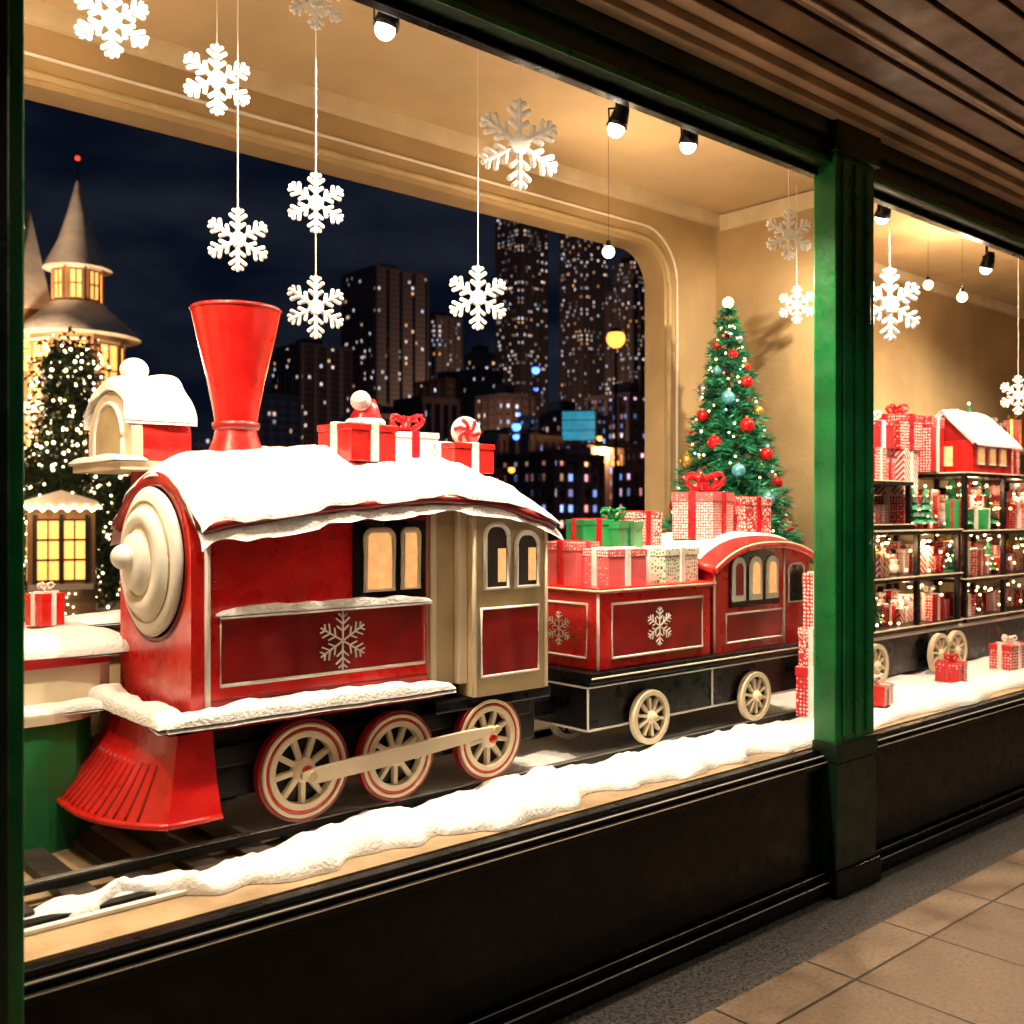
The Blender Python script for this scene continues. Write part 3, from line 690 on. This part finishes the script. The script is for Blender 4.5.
c=mixc(nt,n,(.6,.57,.55),(1,1,1)); c2=mixc(nt,n3,(1,1,1),(.6,.58,.56))
def mul(a_,b_):
    mm=nt.nodes.new('ShaderNodeMix'); mm.data_type='RGBA'; mm.blend_type='MULTIPLY'; mm.inputs[0].default_value=1
    nt.links.new(a_,mm.inputs[6]); nt.links.new(b_,mm.inputs[7]); return mm.outputs[2]
nt.links.new(mul(mul(br.outputs['Color'],c),c2),b.inputs['Base Color'])
mr=nt.nodes.new('ShaderNodeMapRange'); mr.inputs[3].default_value=.3; mr.inputs[4].default_value=.65; nt.links.new(n,mr.inputs[0]); nt.links.new(mr.outputs[0],b.inputs['Roughness'])
ad=nt.nodes.new('ShaderNodeMath'); ad.operation='MULTIPLY_ADD'; nt.links.new(n2,ad.inputs[0]); ad.inputs[1].default_value=.15
iv=nt.nodes.new('ShaderNodeMath'); iv.operation='SUBTRACT'; iv.inputs[0].default_value=1; nt.links.new(br.outputs['Fac'],iv.inputs[1]); nt.links.new(iv.outputs[0],ad.inputs[2])
addbump(nt,b,ad.outputs[0],.5,.006); TILE=m
mb=MB(); mb.add([(-1500,-1500,-.13),(1500,-1500,-.13),(1500,1500,-.13),(-1500,1500,-.13)],[(0,1,2,3)],ASPH); mb.build('ground',recalc=False)
mb=MB(); mb.box(-30,40,-4.0,-.32,-.13,0,TILE); mb.build('pavement')
mb=MB(); mb.box(-30,40,-.3195,3,-.13,-.002,GRAN); mb.build('granite_strip')
# ------------------------------------------------------------------ city
def city_mat(name,thr,seed,strength,warm=False):
    m,nt,b=newmat(name); N=nt.nodes.new; L=nt.links.new
    g=N('ShaderNodeNewGeometry'); s=N('ShaderNodeSeparateXYZ'); L(g.outputs['Position'],s.inputs[0])
    def M(op,a,bb=None):
        n=N('ShaderNodeMath'); n.operation=op
        for i,q in enumerate((a,bb)):
            if q is None: continue
            if hasattr(q,'links'): L(q,n.inputs[i])
            else: n.inputs[i].default_value=q
        return n.outputs[0]
    u=M('DIVIDE',M('ADD',s.outputs[0],M('MULTIPLY',s.outputs[1],1.37)),.85); w=M('DIVIDE',s.outputs[2],1.15)
    cb=N('ShaderNodeCombineXYZ'); L(M('FLOOR',u),cb.inputs[0]); L(M('FLOOR',w),cb.inputs[1]); cb.inputs[2].default_value=seed
    wn=N('ShaderNodeTexWhiteNoise'); wn.noise_dimensions='3D'; L(cb.outputs[0],wn.inputs['Vector'])
    fu=M('FRACT',u); fw=M('FRACT',w)
    mask=M('MULTIPLY',M('MULTIPLY',M('GREATER_THAN',fu,.25),M('LESS_THAN',fu,.75)),M('MULTIPLY',M('GREATER_THAN',fw,.3),M('LESS_THAN',fw,.75)))
    big=N('ShaderNodeTexNoise'); big.inputs['Scale'].default_value=.16; L(g.outputs['Position'],big.inputs['Vector'])
    mr=N('ShaderNodeMapRange'); mr.inputs[1].default_value=.38; mr.inputs[2].default_value=.62; mr.inputs[3].default_value=.12; mr.inputs[4].default_value=1.3; L(big.outputs['Fac'],mr.inputs[0])
    lit=M('MULTIPLY',M('MULTIPLY',mask,M('GREATER_THAN',wn.outputs['Value'],thr)),mr.outputs[0])
    sc=N('ShaderNodeSeparateColor'); L(wn.outputs['Color'],sc.inputs[0])
    r=N('ShaderNodeValToRGB'); e=r.color_ramp.elements; e[0].color=(1,.28,.06,1) if warm else (1,.42,.12,1); e[1].color=(1,.55,.25,1) if warm else (1,.75,.48,1); e.new(.92).color=(.15,.40,1,1) if warm else (.6,.75,1,1); e[1].position=.6
    L(sc.outputs[1],r.inputs[0]); L(r.outputs[0],b.inputs['Emission Color']); L(M('MULTIPLY',M('MULTIPLY',lit,M('POWER',sc.outputs[0],2.4)),strength),b.inputs['Emission Strength'])
    L(mixc(nt,mask,(.15,.11,.10),(.02,.022,.035)),b.inputs['Base Color']); b.inputs['Roughness'].default_value=.6; m.cycles.emission_sampling='NONE'
    return m
CM=[city_mat('city_facade_a',.92,1,1.8),city_mat('city_facade_b',.78,2,2.2),city_mat('city_facade_c',.45,3,3.6,True)]
CONC=mat('dark_concrete',(.08,.065,.065),.7,var=.3)
def tower(x,y,w,d,h,m,step=True):
    mb=MB(); mb.box(-w/2,w/2,-d/2,d/2,0,h*(.86 if step else 1),m)
    if step:
        mb.box(-w*.36,w*.36,-d*.36,d*.36,h*.86+.01,h*.96,m); mb.box(-w*.2,w*.2,-d*.2,d*.2,h*.96+.01,h,CONC); mb.cyl((0,0,h),(0,0,h*1.05),.15,.05,CONC,6)
    else:
        mb.box(-w/2-.2,w/2+.2,-d/2-.2,d/2+.2,h+.01,h+.6,CONC); mb.box(-w*.2,w*.1,-d*.2,d*.2,h+.61,h+2.2 if h>12 else h+.9,CONC)
    for i in range(5):
        xx=-w/2+w*i/4; mb.box(xx-.15,xx+.15,-d/2-.3,-d/2-.01,0,h*(.86 if step else 1),CONC)
        yy=-d/2+d*i/4; mb.box(-w/2-.3,-w/2-.01,yy-.15,yy+.15,0,h*(.86 if step else 1),CONC)
    return mb.build('skyscraper' if h>25 else 'office_building',loc=(x,y,-.13))
for x,y,w,h,k,s in [(125,181,13,52,0,False),(103,174,11,33,0,False),(158,205,8,50,1,False),(200.5,221,10.5,89,1,False),(200,195,9,82,1,False),(195,173,9.5,67,1,True),
    (127.6,152,6,34,0,True),(84,84,7,12.3,2,False),(98.6,111,6,18,1,False),(104.7,132,8,22.6,0,False),(97,85.6,7,15.7,2,False),(79.5,114.5,8,14,0,False),(72,134,7,18,0,False),(60,131.7,10,11.3,0,False),
    (220,215,9,60,1,False),(240,190,14,55,1,True)]:
    tower(x,y,w,w,h,CM[k],s)
rd2=random.Random(11)
for i in range(34):
    t=-.36+.57*i/33; D=rd2.uniform(70,115); x=D*(.661+.75*t); y=D*(.75-.661*t)-2.2
    tower(x,y,rd2.uniform(3,6),rd2.uniform(3,6),rd2.uniform(4,11)*(1.0 if t>-.1 else .6),CM[rd2.choice([1,2,2]) if t>-.05 else rd2.choice([0,1])],False)
BLUE=mat('blue_screen',(.02,.3,.6),.4,emit=.8,ecol=(.02,.26,.42),var=.6,scale=1)
BLUEL=mat('blue_beacon',(.1,.25,1),.4,emit=10,ecol=(.04,.13,1))
mb=MB(); mb.box(0,.3,-1.6,1.6,0,2.8,BLUE); mb.box(.31,.5,-1.8,1.8,-.1,3.0,BLACKM); mb.cyl((.4,0,-9),(.4,0,-.1),.15,.15,BLACKM,8)
for zz in(.9,1.9): mb.box(-.06,-.01,-1.6,1.6,zz,zz+.08,BLACKM)
mb.build('lit_billboard',loc=(71.5,69,8.6),rz=math.radians(40))
def streetlamp(x,y,h,r,m,name='street_lamp'):
    mb=MB(); mb.cyl((0,0,0),(0,0,h-r),.09,.05,BLACKM,8); mb.lathe([(.2,0),(.12,.4),(.09,.5)],(0,0,0),(0,0,1),BLACKM,10); mb.sphere((0,0,h),r,m,14,9); mb.lathe([(r*1.0,h+r*.6),(r*.3,h+r*1.1),(0,h+r*1.3)],(0,0,0),(0,0,1),BLACKM,12)
    mb.build(name,loc=(x,y,-.13))
ORG=mat('sodium_lamp',(1,.5,.15),.4,emit=5,ecol=(1,.27,.035))
streetlamp(29.5,25.1,8.4,.36,ORG)
for x,y,h,r in((52,46,5,.25),(46,50,4.5,.22),(60,50,5,.28),(40,52,3.5,.18),(66,52,6,.22),(57,60,4,.2),(34,54,3.2,.15),(62,66,5.5,.3),(68,64,7.5,.25),(55,56,6,.22),(64,59,8,.22)): streetlamp(x,y,h,r,ORG)
for x,y,h,r in((60.6,63.4,14.0,.34),(58,63,8.9,.38),(57.6,62.6,8.0,.26),(80,72,6,.3),(61,63.8,12.4,.16),(58.4,63.2,10,.16)): streetlamp(x,y,h,r,BLUEL,'blue_beacon_mast')
for x,y,z,e,c in((66,60,7,7000,(1,.45,.15)),(88,100,9,9000,(1,.5,.25)),(60,100,8,3000,(.5,.6,1)),(150,160,20,30000,(1,.6,.4))):
    l=lightobj('POINT','city_street_glow',(x,y,z),e,col=c,size=.5)
# ------------------------------------------------------------------ turret building
BR=mat('tower_render',(.36,.21,.11),.8,var=.25,scale=2,bump=.2)
RF=mat('frosted_roof',(.80,.74,.67),.7,var=.15,scale=3,bump=.3,bscale=15)
tb=MB(); cx,cy=6.65,17.75
def octo(r,z0,z1,m,r2=None): tb.lathe([(r,z0),(r2 if r2 is not None else r,z1)],(cx,cy,0),(0,0,1),m,8,False)
octo(1.0,-.13,3.4,BR); octo(.85,3.4,4.86,BR); tb.lathe([(1.14,4.78),(1.05,4.92),(.8,5.12),(.56,5.34),(.5,5.42)],(cx,cy,0),(0,0,1),RF,24)
octo(.44,5.42,6.14,BR); tb.lathe([(.62,6.08),(.58,6.16),(.36,6.6),(.2,7.1),(.03,7.75),(0,7.8)],(cx,cy,0),(0,0,1),RF,16)
tb.cyl((cx,cy,7.75),(cx,cy,8.35),.02,.01,BLACK,6); tb.sphere((cx,cy,8.2),.05,mat('red_finial',(.9,.05,.03),emit=1.5),10,6); tb.lathe([(1.08,3.3),(1.1,3.4),(1.08,3.5)],(cx,cy,0),(0,0,1),RF,8,False)
def win(r,z0,z1,w,ks):
    for k in ks:
        a=math.radians(22.5+45*k); rr=r*math.cos(math.pi/8)+.012
        M=Matrix.Translation((cx,cy,0))@Matrix.Rotation(a,4,'Z')
        tb.box(rr-.01,rr+.012,-w/2,w/2,z0,z1,AMBERB,M)
        tb.box(rr+.0125,rr+.03,-.018,.018,z0,z1,BR,M); tb.box(rr+.0125,rr+.03,-w/2-.03,-w/2+.02,z0-.04,z1+.04,BR,M); tb.box(rr+.0125,rr+.03,w/2-.02,w/2+.03,z0-.04,z1+.04,BR,M)
        tb.box(rr+.0125,rr+.032,-w/2,w/2,(z0+z1)/2-.015,(z0+z1)/2+.015,BR,M); tb.box(rr+.0125,rr+.04,-w/2-.04,w/2+.04,z1+.0405,z1+.08,RF,M)
ks=range(8)
win(.44,5.5,6.0,.22,ks); win(.85,3.65,4.6,.42,ks); win(1.0,.5,1.35,.5,ks); win(1.0,2.0,2.8,.4,ks)
tb.box(4.2,6.3,18.6,21,-.13,5.4,BR); tb.prism([(18.4,5.4),(19.8,7.6),(21.2,5.4)],'yz',4.1,6.4,RF)
for zx in(1,2.6,4.2):
    for xx in(4.5,5.1,5.7): tb.box(xx,xx+.35,18.58,18.5995,zx,zx+.8,AMBERB); tb.box(xx+.16,xx+.19,18.56,18.5795,zx,zx+.8,BR); tb.box(xx,xx+.35,18.56,18.5794,zx+.4,zx+.43,BR)
tb.lathe([(.35,5.4),(.35,7.0),(.45,7.0),(.02,9.2)],(5.6,18.9,0),(0,0,1),RF,8,False)
tb.build('turret_house')
LF=[mat('dark_leaf',(.03,.06,.02),.6,var=.4),mat('mid_leaf',(.06,.09,.03),.6,var=.4)]
FW=mat('tree_fairy_lights',(1,.8,.5),emit=10,ecol=(1,.74,.42))
# small kiosk with lit windows in front of the tree
kb=MB(); K0=(4.0,10.3)
kb.box(-.36,.36,-.30,.30,0,1.66,BR)
kb.prism([(-.44,1.66),(-.38,1.76),(0,1.88),(.38,1.76),(.44,1.66)],'xz',-.38,.38,RF)
for xx in(-.25,.03):
    kb.box(xx,xx+.22,-.312,-.3005,.84,1.55,AMBERB)
    kb.box(xx+.10,xx+.118,-.322,-.3125,.84,1.55,WOODD)
for zz in(.84,1.08,1.31,1.54): kb.box(-.30,.30,-.325,-.3226,zz-.013,zz+.013,WOODD)
for xx in(-.28,.0,.27): kb.box(xx-.02,xx+.02,-.326,-.3005,.80,1.60,WOODD)
kb.box(-.34,.34,-.38,-.3005,.74,.80,RF)
kb.box(-.372,-.3605,-.18,.18,.84,1.5,AMBERB); kb.box(-.38,-.3725,-.02,.02,.84,1.5,WOODD)
rk=random.Random(9)
for i in range(46): kb.sphere((-.42+.84*i/45,-.40,1.67+.03*math.sin(i*.9)),.011,FW,5,4)
for i in range(60): kb.sphere((rk.uniform(-.36,.36),-.33,rk.uniform(.05,.72)),.010,FW,5,4)
kb.build('garden_kiosk',loc=(K0[0],K0[1],-.13),rz=math.radians(-20))
mb=MB(); mb.cyl((0,0,0),(0,0,2.0),.03,.02,BLACK,8); mb.sphere((0,0,2.08),.05,WBULB,14,9); mb.lathe([(.08,2.12),(.02,2.2),(0,2.21)],(0,0,0),(0,0,1),BLACK,12)
o=mb.build('unseen_fill_lamp',loc=(3.0,9.6,-.13)); l=lightobj('POINT','lamp_glow',(3.1,9.5,1.85),38,col=(1,.60,.30),size=.05)  # added lamp outside the view, warms the kiosk wall
def leafy(name,x,y,z0,z1,r,nl,nlt,seed):
    rd=random.Random(seed); e=empty(name,(x,y,-.13)); vs=[];fs=[];ms=[]
    cl=[]
    for i in range(80):
        k=rd.random(); rr=r*(1-k**1.6)*.95+.15; an=rd.uniform(0,6.28); q=rd.random()**.5
        cl.append(Vector((math.cos(an)*rr*q,math.sin(an)*rr*q,z0+(z1-z0)*k)))
    for i in range(nl):
        c=rd.choice(cl); p=c+Vector((rd.gauss(0,.16),rd.gauss(0,.16),rd.gauss(0,.16)))
        a=Vector((rd.uniform(-1,1),rd.uniform(-1,1),rd.uniform(-1,1))).normalized(); b2=a.cross(Vector((rd.uniform(-1,1),rd.uniform(-1,1),.3))).normalized()
        o=len(vs); vs+=[p-a*.055,p-b2*.028,p+a*.055,p+b2*.028]; fs.append((o,o+1,o+2,o+3)); ms.append(rd.randrange(2))
    me=bpy.data.meshes.new('crown'); me.from_pydata(vs,[],fs); [me.materials.append(q) for q in LF]; me.polygons.foreach_set('material_index',ms)
    o=bpy.data.objects.new('crown',me); C.collection.objects.link(o); o.parent=e
    mb=MB(); mb.cyl((0,0,0),(0,0,z1*.8),.12,.03,WOODD,10)
    for c in cl[:16]: mb.tube([(0,0,max(.5,c.z-.5)),c*.6+Vector((0,0,c.z*.3)),c],.03,WOODD,5,rs=[.04,.025,.01])
    mb.build('trunk_and_limbs',parent=e)
    mb=MB()
    for i in range(nlt):
        p=rd.choice(cl)+Vector((rd.gauss(0,.25),rd.gauss(0,.25),rd.gauss(0,.22))); mb.sphere(p,rd.choice([.014,.018,.025]),FW,5,4)
    mb.build('fairy_lights',parent=e)
leafy('fairy_lit_tree',5.35,14.3,.6,4.0,.95,18000,760,2)
leafy('fairy_lit_tree',6.6,14.8,.3,2.6,.75,10000,380,4)
mb=MB(); mb.cyl((0,0,0),(0,0,3.0),.05,.035,BLACK,8); mb.sphere((0,0,3.15),.12,WBULB,14,9); mb.lathe([(.16,3.25),(.03,3.4),(0,3.42)],(0,0,0),(0,0,1),BLACK,12)
o=mb.build('unseen_fill_lamp',loc=(4.2,15.9,-.13)); l=lightobj('POINT','lamp_glow',(4.4,15.8,3.4),1300,col=(1,.64,.36),size=.12)  # added lamp outside the view, brightens turret roofs and walls
# ------------------------------------------------------------------ world
w=bpy.data.worlds.new('World'); SC.world=w; w.use_nodes=True; nt=w.node_tree; bg=nt.nodes['Background']
tc=nt.nodes.new('ShaderNodeTexCoord'); mp=nt.nodes.new('ShaderNodeMapping'); mp.inputs['Scale'].default_value=(1,1,3.5); nt.links.new(tc.outputs['Generated'],mp.inputs[0])
f=noisefac(nt,mp.outputs[0],4.5,8,.40,.70)
nt.links.new(mixc(nt,f,(.0020,.0040,.010),(.014,.017,.028)),bg.inputs[0]); bg.inputs[1].default_value=1
sl=bpy.data.lights.new('skyline_fill_sun','SUN'); sl.energy=.04; sl.color=(.6,.7,1); sl.angle=math.radians(.5); so=bpy.data.objects.new('skyline_fill_sun',sl); C.collection.objects.link(so); so.rotation_euler=(math.radians(50),0,math.radians(-40))  # added dim blue sun, no moon modelled; gives the skyline some form
# ------------------------------------------------------------------ camera
cd=bpy.data.cameras.new('Camera'); cam=bpy.data.objects.new('Camera',cd); C.collection.objects.link(cam)
cd.sensor_width=36; cd.lens=36; cd.clip_end=4000; cd.clip_start=.05
cd.dof.use_dof=True; cd.dof.focus_distance=3.4; cd.dof.aperture_fstop=3.6
cam.location=(0,-2.236,1.5); cam.rotation_euler=(math.radians(90),0,-math.atan2(.661,.750)); SC.camera=cam
SC.view_settings.view_transform='Standard'; SC.view_settings.look='None'; SC.view_settings.exposure=0
